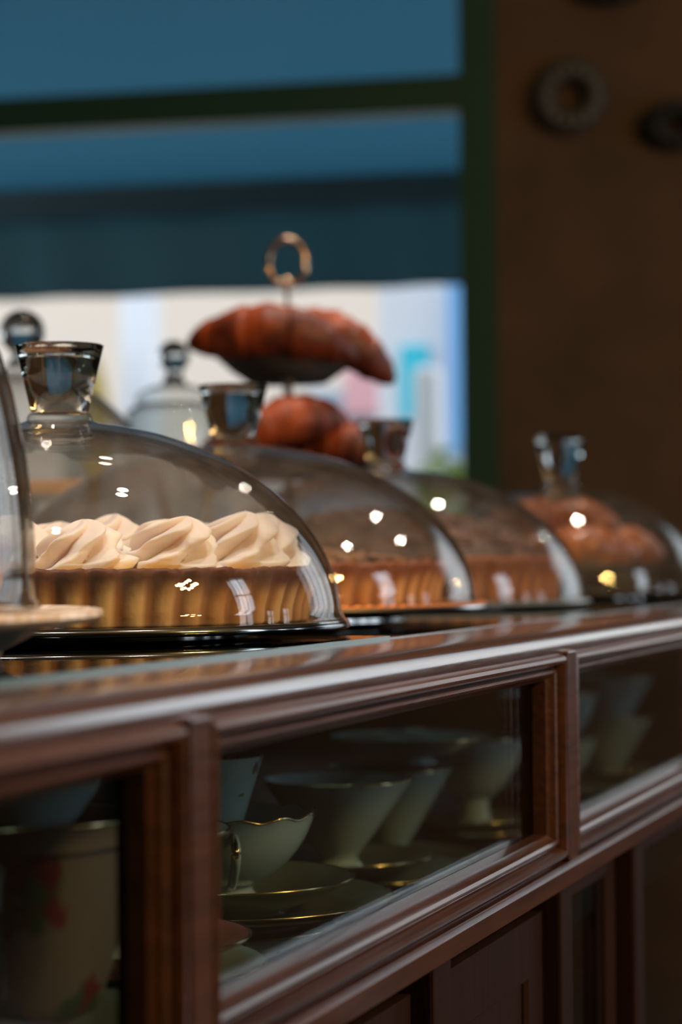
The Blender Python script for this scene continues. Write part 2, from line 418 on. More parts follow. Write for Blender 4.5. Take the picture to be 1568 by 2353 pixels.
def plate(name, loc, R, top, foot_r, label, mat, z0, rim=0.0022, cat='plate', group=None, dish=0.004, rimmat=None):
    """a footed cake plate; loc z is the counter (z0), top is the height of its well; the foot runs down to 0"""
    t = thing(name, label, cat, (loc[0], loc[1], z0), 0, group)
    T_ = top
    pr = [(0, T_ - 0.003), (foot_r * .9, T_ - 0.003), (R * .97, T_ - 0.0030), (R - rim * .4, T_ - 0.0022), (R, T_ - 0.0008), (R - rim * .3, T_ + 0.0006), (R - rim, T_ + 0.0008), (R - rim * 1.8, T_), (0, T_)]
    pl = lathe('plate_top', pr, mat, t, 128)
    if rimmat:
        V, F = tube_data([((R - .0012) * math.cos(2 * PI * k / 160), (R - .0012) * math.sin(2 * PI * k / 160), T_ - .0019) for k in range(160)], .0019, 12, True)
        mesh_obj('rim', V, F, rimmat, t)
    lathe('foot', [(0, T_ - 0.0031), (foot_r * .8, T_ - 0.0031), (foot_r * .86, T_ * .55), (foot_r, 0.0012), (foot_r, 0.0001), (0, 0.0001)], mat, t, 96)
    return t

# tarts ---------------------------------------------------------------
def crust_obj(R, h, flutes, mat, parent, amp=0.0030, fill=0.004, name='crust'):
    seg = flutes * 12
    Rb = R - 0.008
    pr = [(0, 0.0), (Rb, 0.0), (Rb + .0015, .0015), (R - 0.006, h * .3), (R - 0.0035, h * .6), (R - 0.001, h * .86), (R, h * .95), (R - .0006, h), (R - .002, h + .0006), (R - .0042, h * .99), (R - .0052, h - fill), (0, h - fill)]
    def fr(r, z, i, a):
        if 1 <= i <= 9:
            w = 0.5 + 0.5 * math.cos(flutes * a)
            w = w ** 0.7
            r = r - amp * (1 - w)
        if 5 <= i <= 9:
            nv = noise.noise(Vector((math.cos(a) * 9, math.sin(a) * 9, 3.3 + R)))
            n2 = noise.noise(Vector((math.cos(a) * 40, math.sin(a) * 40, 1.3 + R)))
            z = z + nv * .0009 + n2 * .0007
            r = r + n2 * .0006
        return r, z
    V, F = lathe_data(pr, seg, fr)
    return mesh_obj(name, V, F, mat, parent, True)

def rosette_mesh(name, r0, h, lobes, twist, seed, lean=(0.0, 0.0)):
    rnd = random.Random(seed)
    seg, rings = lobes * 16, 46
    V, F = [], []
    V.append((0, 0, -0.002))
    ph = rnd.uniform(0, 6.28)
    for j in range(rings):
        t = j / (rings - 1)
        # piped shape: fat base, overhanging belly, pulled tip
        R_ = r0 * (0.93 + 0.14 * math.sin(min(t * 3.2, 1.0) * PI)) * (1 - t ** 2.5) ** 0.62 + 0.0011 * (1 - t)
        R_ *= 1 + 0.07 * math.sin(t * 2 * PI * 1.6 + ph)
        z = h * (t ** 0.85)
        for k in range(seg):
            a = 2 * PI * k / seg
            q = (a * lobes / (2 * PI) - t * twist * lobes / (2 * PI) + ph) % 1.0
            s = abs(2 * q - 1)                     # crest 1 .. groove 0
            lob = s ** 1.4
            amp = (0.50 if t > .12 else 0.26) * (1 - 0.25 * t)
            rr = R_ * (1 - amp * lob)
            nz = noise.noise(Vector((math.cos(a) * 2 + seed, math.sin(a) * 2, t * 4))) * .09
            n2 = noise.noise(Vector((math.cos(a) * 7 + seed, math.sin(a) * 7, t * 14))) * .025
            rr *= 1 + nz + n2
            V.append((rr * math.cos(a) + lean[0] * t * t, rr * math.sin(a) + lean[1] * t * t, z + nz * .01))
    V.append((lean[0] * 1.05, lean[1] * 1.05, h + .0006))
    for k in range(seg):
        k2 = (k + 1) % seg
        F.append((0, 1 + k2, 1 + k))
        for j in range(rings - 1):
            F.append((1 + j * seg + k, 1 + j * seg + k2, 1 + (j + 1) * seg + k2, 1 + (j + 1) * seg + k))
        F.append((1 + (rings - 1) * seg + k, 1 + (rings - 1) * seg + k2, len(V) - 1))
    return V, F

ros = []
for sd in range(3):
    V, F = rosette_mesh('meringue', 0.0262, 0.0285, 6, [2.2, -2.0, 2.4][sd] if False else [2.2, 2.0, 2.5][sd], sd + 3, [(0.006, 0.004), (-0.004, 0.006), (0.007, -0.003)][sd])
    ros.append((V, F))

def meringue_tart(loc, label, R=0.1345, rz=0.0):
    t = thing('meringue_tart', label, 'tart', loc, rz)
    crust_obj(R, 0.0272, 54, M['crust'], t)
    lathe('filling', [(0, .0236), (R * .955, .0236), (R * .958, .0245), (R * .93, .0252), (0, .0258)], M['filling'], t, 96)
    protos = []
    rnd = random.Random(11)
    rows = [(0.1005, 14, 0.12), (0.063, 9, 0.3), (0.022, 3, 0.0)]
    for rr, n, off in rows:
        for k in range(n):
            a = off + 2 * PI * k / n
            i = rnd.randrange(3)
            if len(protos) < 3:
                i = len(protos)
                o = mesh_obj('meringue', ros[i][0], ros[i][1], M['meringue'], t, True); protos.append(o)
            else:
                o = protos[i].copy(); COL.objects.link(o)
            o.location = (rr * math.cos(a), rr * math.sin(a), 0.0250)
            s = rnd.uniform(0.93, 1.02)
            o.scale = (s, s, s * rnd.uniform(.92, 1.08))
            o.rotation_euler = (rnd.uniform(-.12, .12), rnd.uniform(-.12, .12), a + rnd.uniform(-.6, .6))
    return t

# dome 1 -----------------------------------------------------------------
D1 = (-0.5115, 1.0611)
plate('cake_plate', D1, 0.1488, 0.0062, 0.10, 'round black cake plate under the nearest complete dome, with the meringue tart on it', M['blackplate'], GT, rimmat=M['darkmetal'])
mt = meringue_tart((D1[0], D1[1], GT + 0.0063), 'meringue topped tart in fluted crust, in sharp focus under the nearest complete dome', rz=0.2)
cloche((D1[0], D1[1], GT + 0.0063), 0.1450, 0.1035, 'clear glass dome with a flared knob over the white meringue tart in focus')

# dome 0, cut by the left edge ------------------------------------------
D0 = (-0.5037, 0.7165)
ts = thing('cake_stand', 'cream lace rimmed cake stand with grey foot at the left edge of the photo', 'cake stand', (D0[0], D0[1], GT))
lathe('plate_top', [(0, .0130), (.140, .0130), (.1555, .0152), (.1578, .0170), (.1576, .0192), (.155, .0198), (.1525, .0188), (.140, .0182), (0, .0180)], M['lace'], ts, 160,
      fr=lambda r, z, i, a: (r * (1 + (0.006 * math.cos(40 * a) if 2 <= i <= 6 else 0)), z))
lathe('foot', [(0, .0129), (.136, .0129), (.131, .009), (.121, .004), (.120, .0012), (.120, .0001), (0, .0001)], M['greyglaze'], ts, 128)
t0 = dup(mt, (D0[0], D0[1], GT + 0.0182), 1.1, 'second meringue tart on the cream stand, mostly outside the left edge', scale=.93)
cloche((D0[0], D0[1], GT + 0.0196), 0.1336, 0.187, 'tall glass dome cut by the left edge, standing on the cream lace stand', p=2.35)

# dome 2: nut tart ----------------------------------------------------------
D2 = (-0.5471, 1.3985)
G2 = GT - 0.0012
plate('cake_plate', D2, 0.1695, 0.0085, 0.115, 'silver rimmed plate with a gold paper doily, under the second complete dome', M['silver'], G2)
dz = G2 + 0.0086
V, F = lathe_data([(0, 0), (.160, 0), (.1645, .0003), (.1655, .0012), (.164, .0018), (.160, .0011), (0, .0010)], 480,
                  lambda r, z, i, a: (r * (1 + 0.008 * abs(math.cos(60 * a)) * (1 if 2 <= i <= 4 else 0)), z + (0.0007 * abs(math.cos(60 * a)) if i in (3, 4) else 0)))
d = mesh_obj('paper_doily', V, F, M['doily'], None, True, (D2[0], D2[1], dz))
tag(d, 'gold paper doily with beaded edge lying under the nut tart', 'doily')

def scatter_bits(n, R, h0, hm, size, seed, mound=None):
    rnd = random.Random(seed); parts = []
    for _ in range(n):
        r = R * math.sqrt(rnd.random()); a = rnd.random() * 2 * PI
        z = h0 + (mound(r / R, a) if mound else 0) + rnd.uniform(-hm, hm)
        bm = bmesh.new(); bmesh.ops.create_icosphere(bm, subdivisions=1, radius=1)
        s = size * rnd.uniform(.6, 1.4)
        Mx = Matrix.Translation((r * math.cos(a), r * math.sin(a), z)) @ Matrix.Rotation(rnd.random() * 6, 4, 'Z') @ Matrix.Rotation(rnd.random() * 6, 4, 'X') @ Matrix.Diagonal((s * 1.5, s, s * .6, 1))
        vs = [tuple(Mx @ (v.co * rnd.uniform(.85, 1.15))) for v in bm.verts]
        fs = [tuple(v.index for v in f.verts) for f in bm.faces]; bm.free()
        parts.append((vs, fs))
    return merge(parts)
t = thing('nut_tart', 'fluted tart with chopped nuts on top, under the second complete dome', 'tart', (D2[0], D2[1], dz + .0012))
crust_obj(0.1425, 0.0265, 56, M['crust_nut'], t)
lathe('filling', [(0, .0225), (.136, .0225), (.137, .0238), (.12, .0262), (.07, .031), (0, .034)], M['nuts'], t, 96)
V, F = scatter_bits(520, .130, .0255, .0012, .0030, 5, lambda u, a: .0095 * (1 - u * u))
tag(mesh_obj('chopped_nuts', V, F, M['nuts'], t, True), kind='stuff')
cloche((D2[0], D2[1], dz + .0018), 0.1590, 0.1050, 'glass dome with a flared knob over the nut tart, second complete one along the counter')

# dome 3: chocolate crumble --------------------------------------------------
D3 = (-0.5568, 1.7646)
plate('cake_plate', D3, 0.1660, 0.0050, 0.115, 'pale rimmed dark plate under the third complete dome with the crumble tart', M['greyglaze'], G2)
dz = G2 + .0051
t = thing('crumble_tart', 'russet tart heaped with dark chocolate crumble, under the third complete dome', 'tart', (D3[0], D3[1], dz))
crust_obj(0.1460, 0.0350, 50, M['crust_red'], t)
def cm(u, a): return 0.040 * max(0.0, 1 - u ** 2.6) + .003 * noise.noise(Vector((math.cos(a) * 3 * u, math.sin(a) * 3 * u, 1)))
V, F = lathe_data([(0, .0305), (.139, .0305)] + [(.139 * (1 - i / 14), .031 + cm(1 - i / 14, 0) * .98) for i in range(1, 14)] + [(0, .071)], 120,
                  lambda r, z, i, a: (r, z + (.004 * noise.noise(Vector((r * math.cos(a) * 45, r * math.sin(a) * 45, 2))) if i > 1 else 0)))
mesh_obj('topping', V, F, M['choc'], t, True)
V, F = scatter_bits(620, .134, .0315, .0012, .0042, 9, cm)
tag(mesh_obj('crumbs', V, F, M['choc'], t, True), kind='stuff')
cloche((D3[0], D3[1], dz + .0001), 0.1600, 0.1080, 'glass dome with a flared knob over the chocolate crumble tart, third complete one')

# croissant meshes -------------------------------------------------------------
def croissant_data(L, Rm, curve, seed, nseg=7, droop=(0.0, 0.0)):
    rnd = random.Random(seed); n, seg = 90, 30
    V, F = [], []
    for i in range(n + 1):
        u = -1 + 2 * i / n
        env = max(0.0, (1 - abs(u) ** 1.7)) ** 0.8
        st = (u * nseg * .5 + .5) % 1.0 if u > 0 else (-u * nseg * .5 + .5) % 1.0
        step = 1.0 + 0.13 * (1 - st)             # laminated steps towards the middle
        R_ = Rm * (0.14 + 0.86 * env) * step if 0 < i < n else 0.0008
        cx = L / 2 * math.sin(u * 1.15) / math.sin(1.15)
        cy = -curve * (math.cos(u * 1.15) - math.cos(1.15))
        cz = Rm * .78 - (droop[0] if u < 0 else droop[1]) * abs(u) ** 2 - Rm * .5 * abs(u) ** 1.5
        tx, ty = math.cos(u * 1.15), 0.8 * curve / L * 2 * math.sin(u * 1.15)
        l = math.hypot(tx, ty); tx /= l; ty /= l
        for k in range(seg):
            a = 2 * PI * k / seg
            q = 1 + .05 * noise.noise(Vector((u * 5 + seed, math.cos(a) * 1.5, math.sin(a) * 1.5)))
            o = R_ * math.cos(a) * q; w = R_ * math.sin(a) * q * .86
            V.append((cx - ty * o, cy + tx * o, cz + w))
    for i in range(n):
        for k in range(seg):
            k2 = (k + 1) % seg
            F.append((i * seg + k, i * seg + k2, (i + 1) * seg + k2, (i + 1) * seg + k))
    F.append(tuple(range(seg))); F.append(tuple(n * seg + k for k in reversed(range(seg))))
    return V, F

CR = [croissant_data(0.152, 0.0275, 0.035, 1, nseg=5, droop=(-0.004, 0.012)), croissant_data(0.120, 0.025, 0.03, 2), croissant_data(0.105, 0.026, 0.02, 3)]
def croissant(i, loc, rot, label, mat='croissant', group=None, s=1.0):
    o = mesh_obj('croissant', CR[i][0], CR[i][1], M[mat], None, True, loc)
    o.rotation_euler = rot; o.scale = (s, s, s)
    return tag(o, label, 'croissant', group)

# dome 4: pastries on a raised plate under glass --------------------------------
D4 = (-0.5125, 2.2018)
plate('cake_plate', D4, 0.1500, 0.0055, 0.10, 'wide black plate at the far end of the counter, under the fourth complete dome', M['blackplate'], G2)
dz = G2 + .0056
st = thing('pastry_stand', 'low dark pedestal dish carrying the pile of pastries in the farthest dome', 'cake stand', (D4[0], D4[1], dz))
lathe('plate_top', [(0, .0210), (.06, .0210), (.098, .0235), (.1020, .0262), (.1000, .0268), (.094, .0250), (0, .0240)], M['greyglaze'], st, 96)
lathe('foot', [(0, .0209), (.02, .0209), (.014, .015), (.014, .009), (.045, .003), (.05, .0005), (0, .0003)], M['greyglaze'], st, 64)
pz = dz + .0262
pl = [((.030, -.045), .35, 1, 'lowest pastry at the front of the pile inside the farthest dome'),
      ((-.035, -.015), 1.6, 1, 'lowest pastry at the left of the pile inside the farthest dome'),
      ((.045, .025), .8, 1, 'lowest pastry at the right back of the pile inside the farthest dome')]
for (x, y), r, i, lb in pl:
    croissant(i, (D4[0] + x, D4[1] + y, pz), (0, 0, r), lb, 'pastry', 'pastries piled in the farthest dome', .92)
croissant(2, (D4[0] - .030, D4[1] - .005, pz + .032), (0, 0, .45), 'pastry on top of the pile inside the farthest dome, at its left', 'pastry', 'pastries piled in the farthest dome', .85)
croissant(2, (D4[0] + .018, D4[1] + .006, pz + .030), (0, 0, -.25), 'pastry on top of the pile inside the farthest dome, at its right', 'pastry', 'pastries piled in the farthest dome', .85)
cloche((D4[0], D4[1], dz + .0001), 0.1420, 0.1040, 'farthest glass dome with a clear flared knob, over a pile of brown pastries', krb=.0135, krt=.0255, kh=.046)

# tiered stand with croissants ------------------------------------------------
ST = (-0.7176, 1.9742)
s = thing('tiered_stand', 'two tier croissant stand with a loop handle, before the bright window', 'tiered stand', (ST[0], ST[1], G2))
lathe('base', [(0, .0002), (.070, .0002), (.072, .002), (.05, .006), (.012, .014), (.006, .022), (0, .022)], M['pewter'], s, 64)
b = 1.1955 - G2
V, F = merge([lathe_data([(0, .02), (.0042, .02), (.0042, b - .03), (.009, b - .024), (0, b - .022)], 24)])
mesh_obj('stem', V, F, M['rod'], s)
lt = 1.083 - G2
lathe('lower_tier', [(0, lt - .006), (.06, lt - .006), (.098, lt + .003), (.100, lt + .006), (.097, lt + .006), (.06, lt - .002), (0, lt - .002)], M['pewter_dark'], s, 96)
lathe('upper_tier', [(0, b - .027), (.036, b - .030), (.052, b - .019), (.070, b - .003), (.074, b + .001), (.072, b + .002), (.050, b - .015), (.034, b - .024), (0, b - .024)], M['pewter'], s, 96)
V, F = tube_data([(0, 0, b - .02), (0, 0, b + .062)], .0022, 12)
mesh_obj('handle_rod', V, F, M['rod'], s)
W = 18.66 * PI / 180
ring = []
for k in range(40):
    a = 2 * PI * k / 40
    rx = .0175 * (1 - .10 * math.sin(a)); rz_ = .0215
    ring.append((rx * math.cos(a) * math.cos(W), rx * math.cos(a) * math.sin(W), b + .0835 + rz_ * math.sin(a)))
V, F = merge([tube_data(ring, .0028, 12, True), lathe_data([(0, b + .058), (.004, b + .060), (.0052, b + .064), (.004, b + .068), (0, b + .070)], 20)])
mesh_obj('loop_handle', V, F, M['rod'], s)
zt = G2 + b - .004
croissant(0, (ST[0] - .002, ST[1] - .036, zt - .003), (0, 0, W - .10), 'big glossy croissant on the upper tier of the stand', s=1.0)
croissant(1, (ST[0] + .036, ST[1] + .026, zt - .002), (0, .50, W - .15), 'darker croissant drooping over the right rim of the upper tier')
zl = G2 + lt + .004
croissant(1, (ST[0] + .015, ST[1] - .046, zl + .022), (0, -.15, .9), 'croissant peaking highest on the lower tier behind the second dome knob')
croissant(2, (ST[0] + .058, ST[1] - .004, zl - .002), (0, .12, W - .2), 'croissant at the right of the lower tier beside the third dome knob')
croissant(2, (ST[0] - .045, ST[1] - .02, zl - .002), (0, -.1, W + .4), 'croissant at the left of the lower tier behind the second dome', s=.9)

# ball knob cloche behind the first dome -----------------------------------------
A = (-0.8620, 1.7169)
plate('cake_plate', A, 0.1385, 0.006, 0.10, 'dark plate under the tall ball-knobbed dome behind', M['greyglaze'], G2)
dz = G2 + .0061
cl = thing('glass_cloche', 'tall glass dome with a round ball knob, behind the first complete dome', 'glass dome', (A[0], A[1], dz))
lathe('dome', dome_profile(.1350, .194, .016, p=2.1), M['dome'], cl, 128)
def ball_prof(r, neck, nh):
    pr = [(0, 0), (neck * 1.5, 0), (neck * 1.3, nh * .25), (neck, nh * .5), (neck * 1.1, nh)]
    a0 = math.asin(min(1, neck * 1.1 / r))
    cz = nh + r * math.cos(a0)
    for i in range(1, 17):
        th = a0 + (PI - a0) * i / 16
        pr.append((r * math.sin(th) if i < 16 else 0, cz - r * math.cos(th)))
    return pr
lathe('knob', ball_prof(.0190, .009, .012), M['knob'], cl, 64, (0, 0, .1988))
cs = thing('pedestal_dish', 'small pedestal dish inside the tall ball-knobbed dome', 'cake stand', (A[0], A[1], dz))
lathe('plate_top', [(0, .084), (.05, .084), (.082, .087), (.083, .089), (.05, .0875), (0, .087)], M['porcelain'], cs, 64)
lathe('foot', [(0, .0839), (.012, .0839), (.008, .05), (.010, .015), (.045, .004), (.048, .0003), (0, .0003)], M['porcelain'], cs, 48)
o = boxes('glint_block', [(-.030, .030, -.02, .02, 0, .0145)], M['glint'], None, .003, (A[0] + .02, A[1] + .02, dz + .0876))  # added block standing in for the tart's orange reflection in the glass
o.rotation_euler = (0, 0, W); tag(o, 'orange sponge block standing in for a reflection, seen through the first complete dome', 'stand-in')

# glass jar with ball stopper -----------------------------------------------------
B = (-0.857, 2.0326)
j = thing('glass_jar', 'clear glass jar with a ball-knobbed lid, left of the croissant stand', 'jar', (B[0], B[1], G2))
lathe('body', [(0, .0003), (.045, .0003), (.050, .004), (.050, .170), (.046, .186), (.036, .192), (.033, .192), (.043, .184), (.0465, .168), (.0465, .008), (0, .006)], M['jar'], j, 80)
lathe('lid', [(0, .1925), (.036, .1925), (.038, .196), (.034, .204), (.020, .210), (0, .212)], M['jar'], j, 64)
lathe('knob', ball_prof(.0155, .0085, .016), M['knob'], j, 48, (0, 0, .2105))

# a wide low dome further back on the left
Cc = (-0.985, 1.36)
plate('cake_plate', Cc, 0.118, 0.005, 0.08, 'small dark plate under the low plain dome at the back', M['greyglaze'], G2)
cl = thing('glass_cloche', 'low plain glass dome at the back, seen through the first complete dome', 'glass dome', (Cc[0], Cc[1], G2 + .0052))
lathe('dome', dome_profile(.1130, .088, .014), M['dome'], cl, 96)
lathe('knob', ball_prof(.011, .006, .006), M['knob'], cl, 48, (0, 0, .0925))

# ------------------------------------------------------------------ crockery inside the counter
SZ = 0.7862
def saucer_prof(R, h=0.014, t=0.0022):
    return [(0, .0015), (R * .42, .0015), (R * .44, .0), (R * .48, .0), (R * .50, .0022), (R * .80, h * .55), (R * .985, h - .0012), (R, h - .0002), (R * .992, h + .0006),
            (R * .97, h + .0002), (R * .78, h * .62 + t * .5), (R * .5, .0022 + t), (R * .3, .0038), (0, .0038)]
def saucer(loc, R, label, mat, h=.014, group=None, cat='saucer', gold=True, name='saucer'):
    t = thing(name, label, cat, loc, 0, group)
    lathe('dish', saucer_prof(R, h), M[mat], t, 96)
    if gold:
        V, F = tube_data([(R * .996 * math.cos(2 * PI * k / 96), R * .996 * math.sin(2 * PI * k / 96), h + .0003) for k in range(96)], .00055, 8, True)
        mesh_obj('gold_rim', V, F, M['gold'], t)
    return t
def cup(loc, R, h, rf, label, mat, shape='bowl', handle=None, gold=True, name='teacup', cat='cup', foot=.006, scallop=0):
    t = thing(name, label, cat, loc)
    pr = [(0, .002), (rf * .8, .002), (rf * .86, 0), (rf, 0), (rf * .98, .0012), (rf * .78, foot * .7)]
    n = 14
    for i in range(n + 1):
        u = i / n
        if shape == 'bowl': r = rf * .80 + (R - rf * .80) * (math.sin(u * PI / 2) ** .72 * .93 + .07 * u ** 6)
        elif shape == 'cone': r = rf * .80 + (R - rf * .80) * u ** .95
        elif shape == 'tulip': r = rf * .80 + (R - rf * .80) * (u ** .6 * .86 + .14 * u ** 5)
        else: r = rf * .80 + (R - rf * .80) * (u ** .35)
        pr.append((r, foot + (h - foot) * u))
    ro = pr[-1][0]
    pr += [(ro + .0003, h + .0005), (ro - .0008, h + .0008), (ro - .0018, h - .0006)]
    for i in range(n - 1, 0, -1):
        r, z = pr[6 + i]; pr.append((max(.001, r - .0020), max(z, foot + .002)))
    pr.append((0, foot + .002))
    fr = None
    if scallop: fr = lambda r, z, i, a: (r * (1 + .012 * math.cos(scallop * a) * (z / h) ** 2), z + .0011 * math.cos(scallop * a) * (z / h) ** 4)
    lathe('bowl', pr, M[mat], t, 120, None, fr)
    if gold:
        ps = [((R + .0002) * math.cos(2 * PI * k / 96) * (1 + .012 * math.cos(scallop * 2 * PI * k / 96) if scallop else 1), (R + .0002) * math.sin(2 * PI * k / 96) * (1 + .012 * math.cos(scallop * 2 * PI * k / 96) if scallop else 1),
               h + .0006 + (.0011 * math.cos(scallop * 2 * PI * k / 96) if scallop else 0)) for k in range(96)]
        V, F = tube_data(ps, .0006, 8, True); mesh_obj('gold_rim', V, F, M['gold'], t)
    if handle is not None:
        a = handle; pts = []
        for k in range(15):
            u = k / 14; zz = h * (.86 - .62 * u)
            rr = R * (.90 - .30 * u) + .020 * math.sin(u * PI) ** .8
            pts.append((rr * math.cos(a), rr * math.sin(a), zz + .004 * math.sin(u * PI)))
        V, F = tube_data(pts, [.0024] * 15, 10, ry=1.0)
        hd = mesh_obj('handle', V, F, M[mat], t)
        V, F = tube_data([Vector(p) + Vector((math.cos(a), math.sin(a), .35)) * .0018 for p in pts[1:8]], .0012, 8)
        mesh_obj('gold_trim', V, F, M['gold'], hd)
    return t
toward = math.radians(-90 + 20)     # towards the viewer

# near stack seen beside the post
K = (-0.3983, 0.8682)
z = SZ
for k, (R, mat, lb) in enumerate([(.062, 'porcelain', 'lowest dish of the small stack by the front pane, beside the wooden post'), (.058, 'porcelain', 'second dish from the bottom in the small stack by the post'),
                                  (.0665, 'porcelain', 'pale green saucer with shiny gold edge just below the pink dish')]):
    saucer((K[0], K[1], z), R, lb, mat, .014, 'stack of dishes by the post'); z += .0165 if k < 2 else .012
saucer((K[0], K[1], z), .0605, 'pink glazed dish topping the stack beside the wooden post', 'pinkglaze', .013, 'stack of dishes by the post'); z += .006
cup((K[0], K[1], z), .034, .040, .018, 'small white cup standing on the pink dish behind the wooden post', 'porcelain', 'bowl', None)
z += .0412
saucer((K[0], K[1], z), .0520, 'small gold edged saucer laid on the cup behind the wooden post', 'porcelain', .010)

# middle: wide plate, saucer, scalloped teacup, tall tapered cup
P = (-0.4246, 1.0704)
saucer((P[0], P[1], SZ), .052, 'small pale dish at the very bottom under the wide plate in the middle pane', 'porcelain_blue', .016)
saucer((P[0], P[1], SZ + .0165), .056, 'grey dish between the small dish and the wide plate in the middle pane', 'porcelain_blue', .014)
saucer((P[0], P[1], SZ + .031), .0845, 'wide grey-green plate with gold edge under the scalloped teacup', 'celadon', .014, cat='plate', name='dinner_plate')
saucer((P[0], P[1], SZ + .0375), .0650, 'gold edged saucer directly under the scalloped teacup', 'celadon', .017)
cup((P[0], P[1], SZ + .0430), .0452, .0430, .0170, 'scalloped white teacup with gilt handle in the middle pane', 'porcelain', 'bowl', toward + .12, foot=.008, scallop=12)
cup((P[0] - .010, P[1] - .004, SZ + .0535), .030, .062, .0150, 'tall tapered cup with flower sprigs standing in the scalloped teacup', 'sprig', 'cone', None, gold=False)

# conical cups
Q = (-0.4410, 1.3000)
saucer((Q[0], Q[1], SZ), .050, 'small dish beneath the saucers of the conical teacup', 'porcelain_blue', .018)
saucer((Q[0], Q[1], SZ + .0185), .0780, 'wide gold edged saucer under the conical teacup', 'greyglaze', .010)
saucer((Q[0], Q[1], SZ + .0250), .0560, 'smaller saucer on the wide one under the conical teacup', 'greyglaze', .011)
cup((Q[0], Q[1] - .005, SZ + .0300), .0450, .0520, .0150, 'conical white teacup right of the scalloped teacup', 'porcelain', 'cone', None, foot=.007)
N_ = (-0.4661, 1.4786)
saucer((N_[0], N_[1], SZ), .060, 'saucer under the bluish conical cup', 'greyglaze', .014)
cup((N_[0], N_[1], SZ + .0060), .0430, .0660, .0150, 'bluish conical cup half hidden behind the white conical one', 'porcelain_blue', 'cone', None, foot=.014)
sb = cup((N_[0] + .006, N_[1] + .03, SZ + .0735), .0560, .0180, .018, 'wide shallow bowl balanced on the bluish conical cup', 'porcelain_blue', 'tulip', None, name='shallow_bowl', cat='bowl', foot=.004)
O_ = (-0.4560, 1.6620)
saucer((O_[0] + .004, O_[1] - .02, SZ), .0520, 'saucer under the round footed bowl near the right of the middle pane', 'greyglaze', .014)
saucer((O_[0], O_[1], SZ + .0075), .0440, 'small upper saucer under the round footed bowl in the middle pane', 'greyglaze', .012)
cup((O_[0], O_[1], SZ + .0130), .0390, .0660, .0135, 'round footed bowl near the right end of the middle pane', 'porcelain', 'bowl', None, foot=.020)
# big flowered cup in the left pane
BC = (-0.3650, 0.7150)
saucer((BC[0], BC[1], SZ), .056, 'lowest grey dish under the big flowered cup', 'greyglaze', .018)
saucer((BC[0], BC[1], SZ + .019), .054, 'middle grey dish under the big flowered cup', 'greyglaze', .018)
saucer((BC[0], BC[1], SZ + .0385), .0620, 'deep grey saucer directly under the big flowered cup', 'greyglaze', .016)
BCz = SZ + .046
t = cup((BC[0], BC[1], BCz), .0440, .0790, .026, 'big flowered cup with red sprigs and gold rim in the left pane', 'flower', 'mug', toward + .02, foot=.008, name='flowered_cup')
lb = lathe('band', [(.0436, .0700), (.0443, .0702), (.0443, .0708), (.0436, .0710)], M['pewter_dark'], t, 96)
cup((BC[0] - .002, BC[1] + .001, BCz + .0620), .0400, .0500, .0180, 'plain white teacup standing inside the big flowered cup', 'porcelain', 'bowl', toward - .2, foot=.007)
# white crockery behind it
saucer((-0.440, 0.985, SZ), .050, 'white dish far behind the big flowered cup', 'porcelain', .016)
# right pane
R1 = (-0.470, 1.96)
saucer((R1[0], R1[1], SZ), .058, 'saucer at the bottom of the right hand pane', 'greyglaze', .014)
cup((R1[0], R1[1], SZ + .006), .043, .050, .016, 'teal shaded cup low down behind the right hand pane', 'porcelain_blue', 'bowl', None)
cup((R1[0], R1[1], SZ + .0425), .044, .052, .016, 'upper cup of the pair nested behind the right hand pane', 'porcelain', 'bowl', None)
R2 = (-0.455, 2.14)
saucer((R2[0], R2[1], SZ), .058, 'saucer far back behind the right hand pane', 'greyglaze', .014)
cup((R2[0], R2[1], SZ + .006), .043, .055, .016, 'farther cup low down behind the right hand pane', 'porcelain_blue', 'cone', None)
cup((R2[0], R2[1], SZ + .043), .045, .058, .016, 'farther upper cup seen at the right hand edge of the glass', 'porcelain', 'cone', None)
# in the glazed base
for (x, y, lb) in [(-.42, 1.33, 'white jug standing low behind the narrow base door'), (-.42, 1.62, 'white jug standing low behind the wider base door at the right')]:
    cup((x, y, .4552), .055, .17, .045, lb, 'porcelain_blue', 'mug', None, gold=False, name='jug', cat='jug')

# ------------------------------------------------------------------ room
WA = math.radians(6.66)
Fv = Vector((-math.sin(W), math.cos(W), 0)); Rv = Vector((math.cos(W), math.sin(W), 0))
WO = Fv * 4.30
RM = Matrix.Translation(WO) @ Matrix.Rotation(WA, 4, 'Z')    # local x along the wall, y outward
def room(name, lst, mat, kind='structure', bw=0, parent=None):
    o = boxes(name, lst, mat, parent, bw)
    if parent is None:
        o.matrix_world = RM
        if kind: o['kind'] = kind
    return o
# far wall: local x from -2.4 to 3.0, window opening x -1.55..0.305, z 1.02..2.75
room('wall_far', [(-2.45, -1.58, 0, .16, 0, 2.95), (.305, 1.35, 0, .16, 0, 2.95), (1.35, 3.10, 0, .16, 2.3, 2.95), (1.35, 3.10, 0, .16, 0, 1.0), (3.10, 3.75, 0, .16, 0, 2.95), (-1.58, .305, 0, .16, 0, 1.0), (-1.58, .305, 0, .16, 2.72, 2.95)], M['wall'])
w1 = room('window_1', [(-1.58, -1.50, -.02, .07, 1.0, 2.72), (.238, .305, -.02, .07, 1.0, 2.72), (-1.50, .238, -.02, .07, 2.65, 2.72), (-1.50, .238, -.02, .07, 1.0, 1.06)], M['green'])
o = boxes('transom_bar', [(-1.50, .238, -.015, .06, 1.848, 1.916)], M['green'], w1, .004)
for a, b in ((1.06, 1.848), (1.916, 2.65)):
    boxes('glass_pane', [(-1.50, .238, .02, .025, a, b)], thin_glass('window_glass', (0.97, 0.99, 0.99), 0.005, 1.45) if a < 1.5 else bpy.data.materials['window_glass'], w1)
